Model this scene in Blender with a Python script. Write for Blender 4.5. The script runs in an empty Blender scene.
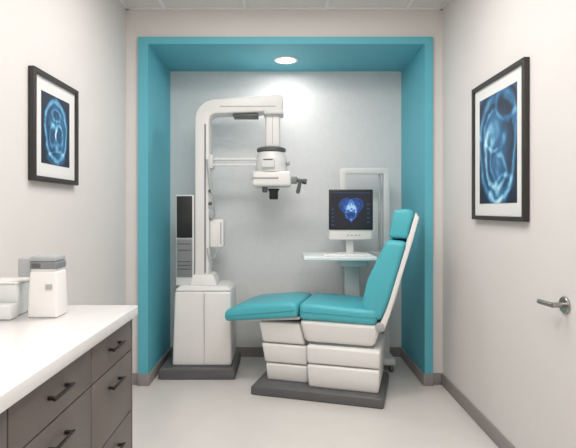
import bpy, bmesh, math
from mathutils import Vector, Matrix
scene=bpy.context.scene
COL=scene.collection
scene.view_settings.view_transform='Standard'
scene.view_settings.look='None'

def lin(h):
    if isinstance(h,str):
        h=h.lstrip('#'); c=[int(h[i:i+2],16)/255 for i in (0,2,4)]
    else: c=h
    return tuple((x/12.92 if x<=.04045 else ((x+.055)/1.055)**2.4) for x in c)+(1,)

def mat(name,color,rough=.5,metal=0,bump=0,bscale=80,var=0,emit=None,estr=0,coat=0,vscale=3):
    m=bpy.data.materials.new(name); m.use_nodes=True
    nt=m.node_tree; b=nt.nodes['Principled BSDF']
    c=lin(color)
    b.inputs['Base Color'].default_value=c
    b.inputs['Roughness'].default_value=rough
    b.inputs['Metallic'].default_value=metal
    if coat: b.inputs['Coat Weight'].default_value=coat
    tc=nt.nodes.new('ShaderNodeTexCoord')
    n=nt.nodes.new('ShaderNodeTexNoise'); n.inputs['Scale'].default_value=vscale
    n.inputs['Detail'].default_value=4
    nt.links.new(tc.outputs['Object'],n.inputs['Vector'])
    r=nt.nodes.new('ShaderNodeValToRGB')
    v=var or .012
    r.color_ramp.elements[0].position=.3; r.color_ramp.elements[1].position=.7
    r.color_ramp.elements[0].color=tuple(x*(1-v) for x in c[:3])+(1,)
    r.color_ramp.elements[1].color=tuple(min(1,x*(1+v)) for x in c[:3])+(1,)
    nt.links.new(n.outputs['Fac'],r.inputs['Fac']); nt.links.new(r.outputs['Color'],b.inputs['Base Color'])
    if bump:
        n2=nt.nodes.new('ShaderNodeTexNoise'); n2.inputs['Scale'].default_value=bscale
        nt.links.new(tc.outputs['Object'],n2.inputs['Vector'])
        bp=nt.nodes.new('ShaderNodeBump'); bp.inputs['Strength'].default_value=bump; bp.inputs['Distance'].default_value=.002
        nt.links.new(n2.outputs['Fac'],bp.inputs['Height']); nt.links.new(bp.outputs['Normal'],b.inputs['Normal'])
    if emit:
        b.inputs['Emission Color'].default_value=lin(emit); b.inputs['Emission Strength'].default_value=estr
    return m

M_wall=mat('wall_paint','#DAD6D3',.75,bump=.04,bscale=150)
M_ceil=mat('ceiling_tile','#DEDCD8',.9,bump=.3,bscale=200)
M_back=mat('alcove_wallcover','#DDDDDD',.75,bump=.08,bscale=70,var=.02,vscale=26)
M_teal=mat('teal_paint','#5DB1C1',.55,bump=.05)
M_base=mat('baseboard_vinyl','#918C8A',.5)
M_floor=mat('floor_vinyl','#D7D2CD',.3,var=.02,vscale=6)
M_vinyl=mat('teal_upholstery','#4EB0BC',.45,bump=.12,bscale=300)
M_piping=mat('teal_piping','#33929F',.4)
M_white=mat('white_plastic','#E6E4E1',.35)
M_white2=mat('white_enamel','#D9DAD9',.3)
M_grey=mat('grey_plastic','#A8ABAC',.4)
M_mgrey=mat('mid_grey_plastic','#7C8082',.4)
M_dgrey=mat('dark_grey_plastic','#55585A',.45)
M_black=mat('black_plastic','#1B1D20',.35)
M_plate=mat('base_plate_rubber','#5C5C5D',.5)
M_cab=mat('cabinet_laminate','#685F5B',.45,var=.06,vscale=9)
M_cabd=mat('cabinet_carcass','#4A423F',.6)
M_top=mat('quartz_countertop','#E6E4E2',.22,var=.015,vscale=30)
M_metal=mat('brushed_nickel','#A8A5A0',.3,metal=1)
M_hand=mat('cabinet_pull_bronze','#3A3533',.35,metal=.7)
M_frame=mat('picture_frame_black','#2F2B29',.4)
M_mat=mat('picture_mat','#DEDEDC',.9)
M_tray=mat('tray_laminate','#E2E6E6',.35)
M_trayedge=mat('tray_edge_band','#A9C9CC',.3)
M_clear=mat('frosted_plastic','#DADCDB',.3)
M_led=mat('downlight_lens','#FFFFFF',.5,emit='#FFF8EC',estr=6)

def finish(bm,name,m,parent=None,loc=(0,0,0),rot=None,smooth=True):
    bmesh.ops.recalc_face_normals(bm,faces=bm.faces[:])
    me=bpy.data.meshes.new(name); bm.to_mesh(me); bm.free()
    if smooth:
        for p in me.polygons: p.use_smooth=True
        me.set_sharp_from_angle(angle=math.radians(42))
    me.materials.append(m)
    o=bpy.data.objects.new(name,me); COL.objects.link(o)
    o.location=loc
    if rot: o.rotation_euler=rot
    if parent: o.parent=parent
    return o
def empty(name,loc=(0,0,0),rz=0):
    e=bpy.data.objects.new(name,None); COL.objects.link(e); e.location=loc; e.rotation_euler=(0,0,rz)
    e.empty_display_size=.1
    return e
def add_box(bm,x0,x1,y0,y1,z0,z1):
    g=bmesh.ops.create_cube(bm,size=1)
    for v in g['verts']:
        v.co=Vector(((x0+x1)/2+v.co.x*(x1-x0),(y0+y1)/2+v.co.y*(y1-y0),(z0+z1)/2+v.co.z*(z1-z0)))
    return g['verts']
def bev(bm,r,s):
    if r>0: bmesh.ops.bevel(bm,geom=bm.edges[:],offset=r,segments=s,profile=.5,affect='EDGES',clamp_overlap=True)
def box(name,x0,x1,y0,y1,z0,z1,m,parent=None,r=.004,s=3):
    bm=bmesh.new(); add_box(bm,x0,x1,y0,y1,z0,z1); bev(bm,r,s)
    return finish(bm,name,m,parent)
def boxes(name,lst,m,parent=None,r=0,s=2):
    bm=bmesh.new()
    for b in lst: add_box(bm,*b)
    bev(bm,r,s)
    return finish(bm,name,m,parent)
def taper(name,top,bot,z1,z0,m,parent=None,r=.012,s=3):
    bm=bmesh.new()
    vs=add_box(bm,0,1,0,1,0,1)
    for v in vs:
        q=top if v.co.z>.5 else bot
        v.co=Vector((q[1] if v.co.x>.5 else q[0], q[3] if v.co.y>.5 else q[2], z1 if v.co.z>.5 else z0))
    bev(bm,r,s)
    return finish(bm,name,m,parent)
def prism(name,prof,y0,y1,m,parent=None,r=.01,s=3):
    bm=bmesh.new()
    a=[bm.verts.new((x,y0,z)) for x,z in prof]; b=[bm.verts.new((x,y1,z)) for x,z in prof]
    bm.faces.new(a); bm.faces.new(b[::-1])
    n=len(prof)
    for i in range(n): bm.faces.new((a[i],b[i],b[(i+1)%n],a[(i+1)%n]))
    bmesh.ops.recalc_face_normals(bm,faces=bm.faces[:])
    if r>0:
        es=[e for e in bm.edges if len(e.link_faces)==2 and e.calc_face_angle(0)>math.radians(35)]
        bmesh.ops.bevel(bm,geom=es,offset=r,segments=s,profile=.5,affect='EDGES',clamp_overlap=True)
    return finish(bm,name,m,parent)
def lathe(name,prof,m,loc,parent=None,rot=None,n=40):
    bm=bmesh.new(); rings=[]
    for r,z in prof:
        rings.append([bm.verts.new((r*math.cos(2*math.pi*i/n),r*math.sin(2*math.pi*i/n),z)) for i in range(n)])
    for k in range(len(rings)-1):
        for i in range(n):
            bm.faces.new((rings[k][i],rings[k][(i+1)%n],rings[k+1][(i+1)%n],rings[k+1][i]))
    bm.faces.new(rings[0][::-1]); bm.faces.new(rings[-1])
    return finish(bm,name,m,parent,loc,rot)
def tube(name,pts,rad,m,parent=None,cyclic=False,smooth=False):
    cu=bpy.data.curves.new(name,'CURVE'); cu.dimensions='3D'; cu.bevel_depth=rad; cu.bevel_resolution=4; cu.use_fill_caps=True
    if smooth:
        sp=cu.splines.new('NURBS'); sp.points.add(len(pts)-1); sp.order_u=3; sp.use_endpoint_u=True; sp.resolution_u=8
    else:
        sp=cu.splines.new('POLY'); sp.points.add(len(pts)-1)
    for p,q in zip(sp.points,pts): p.co=(*q,1)
    sp.use_cyclic_u=cyclic
    cu.materials.append(m)
    o=bpy.data.objects.new(name,cu); COL.objects.link(o)
    if parent: o.parent=parent
    return o

# ---------------- room shell ----------------
XL,XR=-1.17,1.19; YF,YB=3.58,4.26; H=2.8; YN=-1.0
AXL,AXR,AZ=-1.0,1.05,2.53
OXL,OXR,OZ=-1.074,1.111,2.583
boxes('floor',[(XL-.12,XR+.12,YN-.1,YB+.1,-.1,0)],M_floor)
boxes('ceiling',[(XL-.12,XR+.12,YN-.1,YF+.1,H,H+.1)],M_ceil)
boxes('wall_left',[(XL-.12,XL,YN,YF,0,H)],M_wall)
boxes('wall_right',[(XR,XR+.12,YN,YF,0,H)],M_wall)
boxes('wall_rear',[(XL-.12,XR+.12,YN-.1,YN,0,H)],M_wall)
boxes('wall_front',[(XL-.12,OXL,YF,YB,0,H),(OXR,XR+.12,YF,YB,0,H),(OXL,OXR,YF,YB,OZ,H)],M_wall)
boxes('wall_alcove',[(OXL,OXR,YB,YB+.1,0,OZ)],M_back)
boxes('trim_1',[(OXL,AXL,YF-.025,YB,0,OZ),(AXR,OXR,YF-.025,YB,0,OZ),(AXL,AXR,YF-.025,YB,AZ,OZ)],M_teal)
bh=.085; t=.012
boxes('baseboard_left',[(XL,XL+t,2.03,YF,0,bh)],M_base,r=.002)
boxes('baseboard_right',[(XR-t,XR,YN,YF,0,bh)],M_base,r=.002)
boxes('baseboard_front',[(XL+t,OXL,YF-t,YF,0,bh),(OXL-.001,AXL+t,YF-.025-t,YF-.025,0,bh),(AXR-t,OXR+.001,YF-.025-t,YF-.025,0,bh),(OXR,XR-t,YF-t,YF,0,bh)],M_base,r=.002)
boxes('baseboard_alcove',[(AXL,AXL+t,YF-.025,YB-t,0,bh),(AXR-t,AXR,YF-.025,YB-t,0,bh),(AXL,AXR,YB-t,YB,0,bh)],M_base,r=.002)
g=[]
for x in (-.88,-.28,.32,.92): g.append((x-.012,x+.012,YN,YF,H-.006,H))
for y in (-.6,0,.6,1.2,1.8,2.4,3.0): g.append((XL,XR,y-.012,y+.012,H-.006,H))
g.append((XL,XL+.02,YN,YF,H-.008,H)); g.append((XR-.02,XR,YN,YF,H-.008,H)); g.append((XL,XR,YF-.02,YF,H-.008,H))
boxes('trim_2',g,mat('ceiling_tbar','#E8E8E6',.5))

# recessed downlight
dl=empty('recessed_downlight',(.025,3.93,AZ))
bm=bmesh.new()
n=48
def ring(r,z): return [bm.verts.new((r*math.cos(2*math.pi*i/n),r*math.sin(2*math.pi*i/n),z)) for i in range(n)]
R=[ring(.098,0),ring(.098,-.006),ring(.078,-.010),ring(.074,-.002)]
for k in range(3):
    for i in range(n): bm.faces.new((R[k][i],R[k][(i+1)%n],R[k+1][(i+1)%n],R[k+1][i]))
finish(bm,'trim_ring',M_white,dl)
lathe('lens',[(.075,-.005),(.075,-.001)],M_led,(0,0,0),dl)

def area(name,loc,sx,sy,p,color=(1,.978,.958),rot=(0,0,0),parent=None):
    l=bpy.data.lights.new(name,'AREA'); l.shape='RECTANGLE'; l.size=sx; l.size_y=sy; l.energy=p; l.color=color
    o=bpy.data.objects.new(name,l); COL.objects.link(o); o.location=loc; o.rotation_euler=rot
    if parent: o.parent=parent
    return o
sp=area('lamp',(0,0,-.015),.15,.15,4.2,parent=dl); sp.data.shape='DISK'
M_fill=mat('fill_panel_glow','#FFFFFF',.6,emit='#FFFAF4',estr=1.5)  # glow for the added fill panels
for i,(y,p) in enumerate(((-.3,21),(1.0,18.5),(2.4,24.5))):  # panels added out of view to brighten the room and alcove
    e=empty('unseen_fill_panel',(0.02,y,H))
    boxes('glow_slab',[(-.6,.6,-.3,.3,-.012,-.006)],M_fill,e)
    area('lamp',(0,0,-.02),1.15,.55,p,parent=e)

# ---------------- artwork ----------------
def scan_mat(name,unit,sgn,axis,feats,noise=.36,bg='#0C1E33',mid='#2B6997',hi='#74B4D3',top='#CBE8F1',emit=0.0,distort=.17):
    """flat medical-scan image: sum of soft arcs/blobs; coordinates in units of `unit` metres on the object"""
    m=bpy.data.materials.new(name); m.use_nodes=True; nt=m.node_tree; L=nt.links
    b=nt.nodes['Principled BSDF']; b.inputs['Roughness'].default_value=.35
    def N(t,**k):
        n=nt.nodes.new(t)
        for a,v in k.items(): setattr(n,a,v)
        return n
    def M(op,a,b_=None,c=None):
        n=N('ShaderNodeMath',operation=op)
        for i,x in enumerate((a,b_,c)):
            if x is None: continue
            if isinstance(x,(int,float)): n.inputs[i].default_value=x
            else: L.new(x,n.inputs[i])
        return n.outputs[0]
    tc=N('ShaderNodeTexCoord'); s=N('ShaderNodeSeparateXYZ'); L.new(tc.outputs['Object'],s.inputs[0])
    u=M('MULTIPLY',s.outputs[axis],sgn/unit); v=M('MULTIPLY',s.outputs['Z'],1/unit)
    cb=N('ShaderNodeCombineXYZ'); L.new(u,cb.inputs[0]); L.new(v,cb.inputs[1])
    nz=N('ShaderNodeTexNoise'); nz.inputs['Scale'].default_value=1.9; nz.inputs['Detail'].default_value=3; L.new(cb.outputs[0],nz.inputs['Vector'])
    sb=N('ShaderNodeVectorMath',operation='SUBTRACT'); sb.inputs[1].default_value=(.5,.5,.5); L.new(nz.outputs['Color'],sb.inputs[0])
    sc=N('ShaderNodeVectorMath',operation='SCALE'); sc.inputs['Scale'].default_value=distort*2; L.new(sb.outputs[0],sc.inputs[0])
    s2=N('ShaderNodeVectorMath',operation='MULTIPLY'); s2.inputs[1].default_value=(1,1,0); L.new(sc.outputs[0],s2.inputs[0])
    ad=N('ShaderNodeVectorMath',operation='ADD'); L.new(cb.outputs[0],ad.inputs[0]); L.new(s2.outputs[0],ad.inputs[1])
    tot=None
    for f in feats:
        kind,cx,cy,rx,ry,rot,w,br=f[:8]; mask=f[8] if len(f)>8 else None
        mp=N('ShaderNodeMapping',vector_type='TEXTURE')
        mp.inputs['Location'].default_value=(cx,cy,0); mp.inputs['Rotation'].default_value=(0,0,math.radians(rot)); mp.inputs['Scale'].default_value=(rx,ry,1)
        L.new(ad.outputs[0],mp.inputs['Vector'])
        ln=N('ShaderNodeVectorMath',operation='LENGTH'); L.new(mp.outputs[0],ln.inputs[0])
        mr=N('ShaderNodeMapRange',interpolation_type='SMOOTHSTEP')
        if kind=='ring':
            val=M('ABSOLUTE',M('SUBTRACT',ln.outputs['Value'],1)); mr.inputs['From Max'].default_value=w
        else:
            val=ln.outputs['Value']; mr.inputs['From Min'].default_value=1-w; mr.inputs['From Max'].default_value=1
        mr.inputs['To Min'].default_value=br; mr.inputs['To Max'].default_value=0
        L.new(val,mr.inputs['Value']); o=mr.outputs[0]
        if mask:
            sp_=N('ShaderNodeSeparateXYZ'); L.new(mp.outputs[0],sp_.inputs[0])
            mk=N('ShaderNodeMapRange',interpolation_type='SMOOTHSTEP'); mk.inputs['From Min'].default_value=mask[1]-.4; mk.inputs['From Max'].default_value=mask[1]+.4
            L.new(M('MULTIPLY',sp_.outputs[0],mask[0]),mk.inputs['Value']); o=M('MULTIPLY',o,mk.outputs[0])
        tot=o if tot is None else M('ADD',tot,o)
    n2=N('ShaderNodeTexNoise'); n2.inputs['Scale'].default_value=4; n2.inputs['Detail'].default_value=5; L.new(cb.outputs[0],n2.inputs['Vector'])
    tx=M('MULTIPLY_ADD',n2.outputs['Fac'],noise*4,1-noise*2)
    fac=M('MULTIPLY',tot,tx)
    r=N('ShaderNodeValToRGB'); cr=r.color_ramp
    cr.elements[0].position=.06; cr.elements[0].color=lin(bg)
    cr.elements[1].position=1; cr.elements[1].color=lin(top)
    e=cr.elements.new(.38); e.color=lin(mid); e=cr.elements.new(.70); e.color=lin(hi)
    L.new(fac,r.inputs['Fac']); L.new(r.outputs['Color'],b.inputs['Base Color'])
    if emit:
        for l in list(b.inputs['Base Color'].links): L.remove(l)
        b.inputs['Base Color'].default_value=(.01,.01,.01,1)
        L.new(r.outputs['Color'],b.inputs['Emission Color']); b.inputs['Emission Strength'].default_value=emit
    return m

F_right=[('blob',0,0,1.0,1.25,0,.9,.20),
 ('ring',-.02,.0,.70,.95,8,.18,.45,(-1,-.1)),('ring',.1,.02,.62,.98,-6,.17,.42,(1,0)),
 ('blob',-.10,.36,.42,.38,15,.7,.30),('ring',-.08,.34,.40,.36,15,.25,.38,(-1,-.2)),
 ('ring',.0,-.18,.46,.60,20,.22,.62,(-1,.05)),('ring',.04,-.25,.28,.44,20,.28,.30,(-1,.0)),
 ('blob',.05,-.36,.36,.38,0,.9,.28),('ring',.05,-.40,.32,.28,-25,.3,.35,(1,-.3)),
 ('blob',.25,.12,.14,.32,-25,.9,.35),('ring',.15,-.72,.45,.18,15,.4,.28),('ring',-.45,.62,.42,.4,0,.22,.30,(-1,.2)),('ring',.4,.75,.42,.3,0,.25,.28)]
F_left=[('blob',0,0,.90,1.1,0,.6,.18),('ring',0,0,.66,.86,5,.19,.55),('ring',.03,0,.46,.66,8,.2,.22,(1,-.3)),
 ('blob',-.22,.22,.24,.32,20,.9,.22),('blob',.24,.22,.24,.32,-20,.9,.22),
 ('ring',-.2,-.14,.20,.30,-15,.38,.30),('ring',.2,-.12,.20,.30,15,.38,.30),
 ('blob',0,.02,.10,.6,0,.9,.32),('blob',.02,-.48,.26,.18,0,.9,.42),('ring',0,.44,.26,.14,0,.4,.28),('ring',0,-.78,.5,.2,0,.3,.22)]
F_mon=[('blob',-.28,.32,.56,.54,0,.5,.34),('blob',.32,.32,.56,.54,0,.5,.34),('blob',0,-.12,.66,.78,0,.5,.26),
 ('ring',-.28,.30,.50,.48,0,.18,.32),('ring',.32,.30,.50,.48,0,.18,.32),('blob',-.15,.16,.14,.28,20,.9,.45),('blob',.2,.12,.16,.26,-25,.9,.45),
 ('ring',0,-.25,.36,.44,0,.22,.35),('blob',0,-.68,.18,.32,0,.8,.35)]

def picture(xw,sgn,y0,y1,z0,z1,matw,feats,nm):
    root=empty('framed_scan_print',(xw,(y0+y1)/2,(z0+z1)/2))
    hy=(y1-y0)/2; hz=(z1-z0)/2; f=.024; d=.03
    def xx(a,b): return (min(-sgn*a,-sgn*b),max(-sgn*a,-sgn*b))
    a,b=xx(0.001,d)
    bm=bmesh.new()
    O=[(-hy,-hz),(hy,-hz),(hy,hz),(-hy,hz)]; I=[(-hy+f,-hz+f),(hy-f,-hz+f),(hy-f,hz-f),(-hy+f,hz-f)]
    V={}
    for k,P in (('O',O),('I',I)):
        for x in (a,b):
            V[k,x]=[bm.verts.new((x,p[0],p[1])) for p in P]
    for i in range(4):
        j=(i+1)%4
        bm.faces.new((V['O',a][i],V['O',a][j],V['I',a][j],V['I',a][i]))
        bm.faces.new((V['O',b][i],V['O',b][j],V['I',b][j],V['I',b][i]))
        bm.faces.new((V['O',a][i],V['O',a][j],V['O',b][j],V['O',b][i]))
        bm.faces.new((V['I',a][i],V['I',a][j],V['I',b][j],V['I',b][i]))
    bmesh.ops.recalc_face_normals(bm,faces=bm.faces[:]); bev(bm,.002,2)
    finish(bm,'frame',M_frame,root)
    a,b=xx(.002,.016)
    box('mat_board',a,b,-hy+f,hy-f,-hz+f,hz-f,M_mat,root,r=0)
    a,b=xx(.016,.018)
    iy=hy-f-matw; iz=hz-f-matw
    box('print',a,b,-iy,iy,-iz,iz,scan_mat(nm,iz,-sgn,'Y',feats),root,r=0)
picture(XR,1,2.313,2.955,1.243,2.039,.07,F_right,'ultrasound_print')
picture(XL,-1,2.20,2.68,1.437,1.963,.066,F_left,'head_scan_print')

# ---------------- door lever ----------------
dh=empty('door_lever_handle',(XR,2.02,.90))
lathe('rose',[(.036,0),(.036,.008),(.033,.011)],M_metal,(0,0,0),dh,rot=(0,-math.pi/2,0))
lathe('neck',[(.011,.01),(.011,.06)],M_metal,(0,0,0),dh,rot=(0,-math.pi/2,0))
tube('lever',[(-.055,-.005,0),(-.062,.02,0),(-.062,.095,-.002)],.011,M_metal,dh)

# ---------------- base cabinet ----------------
CZ=.90; CE=2.02; CXF=-.61; CN=-.3
cab=empty('base_cabinet_with_countertop')
box('countertop',XL+.002,CXF,CN,CE,CZ-.042,CZ,M_top,cab,r=.004)
boxes('carcass',[(XL+.002,-.652,CN+.02,CE-.018,.1,CZ-.043),(XL+.002,-.70,CN+.02,CE-.03,0,.1)],M_cabd,cab)
fx0,fx1=-.651,-.632
box('end_panel',XL+.002,-.632,CE-.018,CE-.004,.0,CZ-.043,M_cab,cab,r=.001)
secs=[(1.585,1.998),(1.105,1.58),(.625,1.10),(.145,.62),(-.27,.14)]
zs=[(.855,.722),(.717,.47),(.465,.11)]
for i,(a,b) in enumerate(secs):
    for j,(zt,zb) in enumerate(zs):
        box('drawer_front_%d_%d'%(i,j),fx0,fx1,a,b,zb,zt,M_cab,cab,r=.002,s=2)
        zc={0:.793,1:.655,2:.40}[j]; yc=(a+b)/2
        hw=.062
        box('pull_%d_%d'%(i,j),fx1+.018,fx1+.026,yc-hw,yc+hw,zc-.005,zc+.005,M_hand,cab,r=.002,s=2)
        for q in (-1,1):
            box('pull_post_%d_%d_%d'%(i,j,q),fx1-.001,fx1+.020,yc+q*(hw-.012)-.005,yc+q*(hw-.012)+.005,zc-.005,zc+.005,M_hand,cab,r=.001,s=1)

# ---------------- countertop objects ----------------
d=empty('tabletop_dispenser',(-.89,1.82,CZ))
taper('body',(-.050,.050,-.042,.042),(-.056,.056,-.048,.048),.172,.001,M_white,d,r=.008)
box('collar',-.046,.046,-.039,.039,.171,.181,M_white2,d,r=.002)
box('cap',-.050,.050,-.042,.042,.180,.208,M_mgrey,d,r=.005)
box('cap_window',-.042,-.008,-.0435,-.03,.186,.202,M_dgrey,d,r=.002)
box('cap_lid',-.049,.049,-.041,.041,.208,.228,M_grey,d,r=.006)
box('side_bracket',-.10,-.050,-.03,.03,.150,.220,M_grey,d,r=.005)
box('label_recess',.012,.036,-.0475,-.043,.105,.125,M_grey,d,r=.001)
c=empty('storage_canister',(-1.06,1.86,CZ))
box('container',-.065,.065,-.06,.06,.001,.125,M_clear,c,r=.010)
box('rim_lid',-.068,.068,-.063,.063,.122,.130,M_white,c,r=.003)
box('small_tray',-.05,.075,-.125,-.068,.001,.055,M_clear,c,r=.008)

# ---------------- exam chair ----------------
ch=empty('exam_chair',(.308,3.545,0),math.radians(-16))
W=.25
prism('base_plate',[(-.47,.0),(.45,.0),(.45,.055),(.43,.07),(-.45,.07),(-.47,.055)],-.31,W,M_plate,ch,r=.012)
taper('lower_housing',(-.08,.42,-.25,.22),(-.07,.41,-.24,.21),.228,.069,M_white,ch,r=.018)
taper('mid_housing',(-.085,.425,-.25,.225),(-.08,.42,-.245,.22),.36,.235,M_white,ch,r=.02)
taper('upper_housing',(-.135,.43,-.245,.235),(-.10,.38,-.22,.215),.53,.375,M_white,ch,r=.03,s=4)
boxes('housing_core',[(-.06,.37,-.2,.2,.075,.54),(-.38,-.05,-.15,.18,.075,.50)],M_mgrey,ch)
taper('foot_lower_housing',(-.40,-.088,-.185,.20),(-.39,-.088,-.175,.19),.192,.069,M_white,ch,r=.015)
taper('foot_mid_housing',(-.43,-.09,-.19,.21),(-.405,-.09,-.185,.2),.335,.2,M_white,ch,r=.015)
taper('foot_upper_housing',(-.45,-.14,-.20,.21),(-.42,-.105,-.19,.2),.49,.343,M_white,ch,r=.018)
prism('legrest_pan',[(-.58,.485),(-.14,.525),(-.14,.545),(-.58,.50)],-.2,.2,M_white2,ch,r=.005)
def cushion(name,prof,y0,y1,r):
    return prism(name,prof,y0,y1,M_vinyl,ch,r=r,s=6)
cushion('legrest_cushion',[(-.70,.485),(-.145,.545),(-.145,.645),(-.25,.65),(-.55,.615),(-.70,.565)],-W,W,.032)
cushion('seat_cushion',[(-.135,.535),(.40,.525),(.40,.635),(.27,.632),(.05,.645),(-.135,.65)],-W,W,.032)
cushion('backrest_cushion',[(.290,.62),(.42,.545),(.49,.72),(.595,1.09),(.462,1.10),(.332,.82)],-W+.012,W-.012,.036)
cushion('headrest_cushion',[(.470,1.112),(.595,1.105),(.64,1.285),(.60,1.31),(.508,1.30)],-.18,.18,.035)
def pip(name,pts): tube(name,pts,.003,M_piping,ch)
pip('seat_piping',[(-.12,-W-.0005,.592),(.385,-W-.0005,.58)])
pip('legrest_piping',[(-.67,-W-.0005,.528),(-.165,-W-.0005,.597)])
prism('back_shell',[(.415,.53),(.46,.53),(.52,.70),(.635,1.14),(.61,1.15),(.59,1.09),(.485,.72)],-.205,.205,M_white,ch,r=.010)
for s_ in (-1,1):
    y=s_*.232
    prism('back_arm_%d'%(s_+2),[(.40,.50),(.445,.49),(.485,.60),(.632,1.10),(.672,1.25),(.65,1.27),(.63,1.20),(.60,1.10),(.465,.64)],y-.014,y+.014,M_white,ch,r=.006)
prism('headrest_bracket',[(.60,1.11),(.63,1.10),(.668,1.25),(.65,1.285),(.625,1.2)],-.22,.22,M_white,ch,r=.006)
for s_ in (-1,1):
    lathe('hinge_%d'%(s_+2),[(.03,0),(.03,.012),(.024,.016)],M_grey,(.42,s_*.242,.520),ch,rot=(math.pi/2 if s_<0 else -math.pi/2,0,0))

# ---------------- surgical microscope ----------------
ms=empty('surgical_microscope_stand')
prism('foot',[(-.955,0),(-.365,0),(-.365,.07),(-.385,.09),(-.935,.09),(-.955,.07)],3.67,4.16,M_plate,ms,r=.012)
taper('cabinet',(-.845,-.405,3.735,4.11),(-.86,-.40,3.72,4.13),.665,.09,M_white,ms,r=.018)
taper('cabinet_lid',(-.81,-.44,3.77,4.09),(-.85,-.40,3.735,4.11),.705,.668,M_white,ms,r=.014)
boxes('cabinet_seam',[(-.612,-.609,3.7185,3.726,.11,.655)],M_grey,ms)
def arc(cx,cz,r,a0,a1,n=8):
    return [(cx+r*math.cos(math.radians(a0+(a1-a0)*i/n)),cz+r*math.sin(math.radians(a0+(a1-a0)*i/n))) for i in range(n+1)]
prof=[(-.70,.70)]+arc(-.54,2.02,.16,180,97)+[(-.02,2.225),(.0,2.20),(.0,2.105),(-.02,2.085)]+arc(-.53,2.01,.055,97,180)+[(-.585,.70)]
prism('column_and_arm',prof,3.80,3.98,M_white,ms,r=.014)
boxes('column_channel',[(-.622,-.610,3.796,3.802,.80,1.98)],M_mgrey,ms)
boxes('arm_channel',[(-.50,-.06,3.797,3.802,2.118,2.124)],M_grey,ms)
taper('column_collar',(-.72,-.555,3.80,4.0),(-.74,-.52,3.78,4.02),.79,.70,M_white,ms,r=.012)
box('arm_underside_slot',-.40,-.20,3.83,3.96,2.045,2.072,M_dgrey,ms,r=.004)
box('arm_end_joint',-.155,.005,3.795,3.99,2.06,2.10,M_white2,ms,r=.01)
box('control_tower',-.85,-.705,3.80,3.99,.70,1.42,M_white2,ms,r=.008)
box('control_screen',-.840,-.718,3.792,3.802,1.08,1.41,M_black,ms,r=.003)
box('control_panel',-.840,-.718,3.792,3.802,.77,1.070,M_mgrey,ms,r=.003)
boxes('panel_slots',[(-.83,-.728,3.789,3.793,z,z+.006) for z in (.83,.86,.89,.98,1.03)],M_dgrey,ms)
box('handpiece_box',-.585,-.475,3.83,3.95,1.0,1.225,M_white,ms,r=.012)
box('handpiece_holder',-.59,-.55,3.80,3.9,1.235,1.30,M_grey,ms,r=.006)
boxes('handpiece_slot',[(-.50,-.492,3.826,3.832,1.03,1.20)],M_grey,ms)
for k,(x,z) in enumerate(((-.575,1.35),(-.575,1.45))):
    lathe('column_knob_%d'%k,[(.014,0),(.014,.02),(.010,.025)],M_dgrey,(x,3.803,z),ms,rot=(math.pi/2,0,0))
tube('hose',[(-.56,3.82,1.24),(-.53,3.78,1.36),(-.585,3.775,1.5),(-.60,3.79,1.7)],.006,M_grey,ms,smooth=True)
tube('hose_2',[(-.52,3.84,1.01),(-.53,3.79,.93),(-.59,3.785,.9),(-.60,3.80,1.0)],.005,M_grey,ms,smooth=True)
box('link_bar_1',-.60,-.19,3.87,3.90,1.70,1.722,M_white2,ms,r=.004)
box('link_bar_2',-.60,-.19,3.87,3.90,1.655,1.675,M_white2,ms,r=.004)
box('link_clamp',-.60,-.56,3.83,3.95,1.63,1.745,M_white2,ms,r=.008)
hx,hy=-.085,3.90
box('drop_tube',hx-.058,hx+.062,hy-.06,hy+.06,1.80,2.09,M_white,ms,r=.02,s=4)
boxes('drop_tube_seam',[(hx+.0,hx+.004,hy-.0625,hy-.058,1.83,2.05)],M_grey,ms)
lathe('swivel_ring',[(.10,0),(.118,.01),(.118,.03),(.10,.04)],M_dgrey,(hx-.01,hy,1.765),ms)
lathe('head_body',[(.125,0),(.13,.02),(.122,.12),(.105,.16)],M_white,(hx-.01,hy,1.605),ms)
box('head_front_panel',hx-.085,hx+.02,hy-.15,hy-.11,1.63,1.71,M_white2,ms,r=.01)
box('head_front_slot',hx-.07,hx+.005,hy-.153,hy-.148,1.69,1.70,M_dgrey,ms,r=.001)
box('head_housing',hx-.16,hx+.15,hy-.12,hy+.12,1.485,1.61,M_white,ms,r=.025,s=4)
box('head_trim',hx-.155,hx+.05,hy-.125,hy-.10,1.545,1.56,M_grey,ms,r=.003)
lathe('objective_lens',[(.032,0),(.036,.015),(.036,.06),(.05,.085)],M_black,(hx+.01,hy-.04,1.385),ms)
lathe('objective_lens_side',[(.018,0),(.022,.01),(.022,.05)],M_dgrey,(hx-.06,hy-.06,1.44),ms)
box('ocular_mount',hx+.13,hx+.20,hy-.10,hy-.02,1.51,1.565,M_mgrey,ms,r=.01)
for k in (0,1):
    lathe('eyepiece_%d'%k,[(.014,0),(.014,.05),(.020,.055),(.020,.085)],M_dgrey,(hx+.19,hy-.09+k*.06,1.54),ms,rot=(0,math.radians(100),0))
lathe('hand_grip',[(.012,0),(.016,.02),(.014,.10)],M_dgrey,(hx+.20,hy-.12,1.43),ms,rot=(0,math.radians(12),0))
lathe('side_dial',[(.022,0),(.022,.02),(.016,.026)],M_grey,(hx+.115,hy-.03,1.68),ms,rot=(0,math.pi/2,0))

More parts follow.
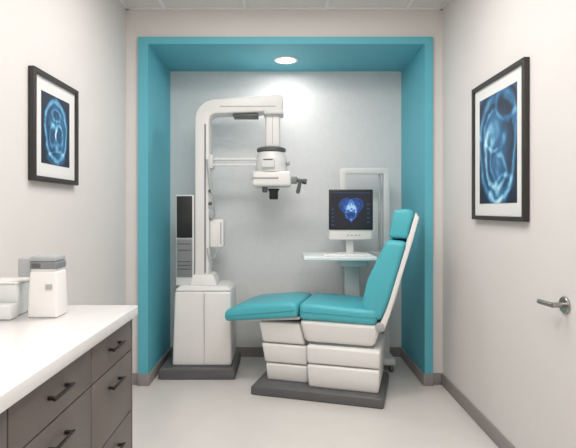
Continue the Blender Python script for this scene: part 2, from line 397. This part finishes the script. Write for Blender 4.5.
# ---------------- monitor cart ----------------
mc=empty('computer_workstation_cart')
def rrect(x0,x1,z1,r):
    p=[]
    for cx,cz,a in ((x1-r,z1-r,0),(x0+r,z1-r,90)):
        for i in range(7):
            t_=math.radians(a+90*i/6); p.append((cx+r*math.cos(t_),cz+r*math.sin(t_)))
    return p
outer=rrect(.475,.885,1.65,.03); inner=rrect(.525,.835,1.60,.012)
prof=[(.885,.10)]+outer+[(.475,.10),(.525,.10)]+inner[::-1]+[(.835,.10)]
prism('upright_frame',prof,3.98,4.04,M_white2,mc,r=.006,s=2)
boxes('inner_rail',[(.795,.815,4.0,4.02,.10,1.60)],M_grey,mc,r=.004)
box('cross_bar',.52,.84,3.99,4.03,.90,.95,M_white2,mc,r=.005)
box('cart_base',.47,.90,3.83,4.18,.055,.11,M_white2,mc,r=.015)
for k,(x,y) in enumerate(((.50,3.86),(.87,3.86),(.50,4.15),(.87,4.15))):
    lathe('caster_%d'%k,[(.028,-.012),(.028,.012)],M_dgrey,(x,y,.028),mc,rot=(0,math.pi/2,0),n=24)
box('lift_column',.50,.62,3.86,3.97,.10,.925,M_white2,mc,r=.012)
box('lift_bracket',.44,.66,3.70,3.97,.86,.925,M_white2,mc,r=.012)
box('tray',.155,.70,3.55,3.95,.930,.952,M_tray,mc,r=.006,s=3)
box('tray_edge',.152,.703,3.547,3.953,.924,.934,M_trayedge,mc,r=.004)
box('keyboard',.30,.66,3.58,3.70,.952,.968,M_white,mc,r=.004)
k=[]
for i in range(14):
    for j in range(4):
        x=.31+i*.0245; y=3.59+j*.026
        k.append((x,x+.021,y,y+.021,.967,.972))
boxes('keys',k,M_white2,mc)
box('monitor_foot',.44,.62,3.74,3.88,.952,.964,M_white2,mc,r=.004)
box('monitor_neck',.50,.56,3.80,3.83,.96,1.15,M_white2,mc,r=.006)
box('monitor_shell',.36,.70,3.755,3.80,1.065,1.458,M_white,mc,r=.01)
box('monitor_bezel',.358,.702,3.745,3.757,1.145,1.46,M_black,mc,r=.004)
boxes('monitor_buttons',[(.50+i*.03,.515+i*.03,3.751,3.756,1.10,1.108) for i in range(4)],M_grey,mc)
m=scan_mat('monitor_scan_display',.112,1,'X',F_mon,noise=.42,bg='#070F20',mid='#174C9E',hi='#4690DE',top='#B5DAF8',emit=.85,distort=.12)
bm=bmesh.new(); add_box(bm,-.158,.158,-.002,.002,-.143,.143)
finish(bm,'screen',m,mc,loc=(.53,3.743,1.303))
M_ui=mat('screen_ui','#0C1830',.3,emit='#35659E',estr=.6)
boxes('screen_ui_bars',[(.38,.395,3.7395,3.7405,1.18+i*.03,1.19+i*.03) for i in range(5)]+[(.655,.675,3.7395,3.7405,1.2+i*.035,1.207+i*.035) for i in range(5)]+[(.38,.68,3.7395,3.7405,1.432,1.436)],M_ui,mc)

w=bpy.data.worlds.new('world'); scene.world=w; w.use_nodes=True
w.node_tree.nodes['Background'].inputs[0].default_value=(.8,.85,.9,1); w.node_tree.nodes['Background'].inputs[1].default_value=.3

cd=bpy.data.cameras.new('camera'); cam=bpy.data.objects.new('camera',cd); COL.objects.link(cam)
cam.location=(0,0,1.3); cam.rotation_euler=(math.pi/2,0,0)
cd.sensor_width=36; cd.lens=30; cd.shift_x=5/576; cd.shift_y=-14/576; cd.clip_start=.05
scene.camera=cam
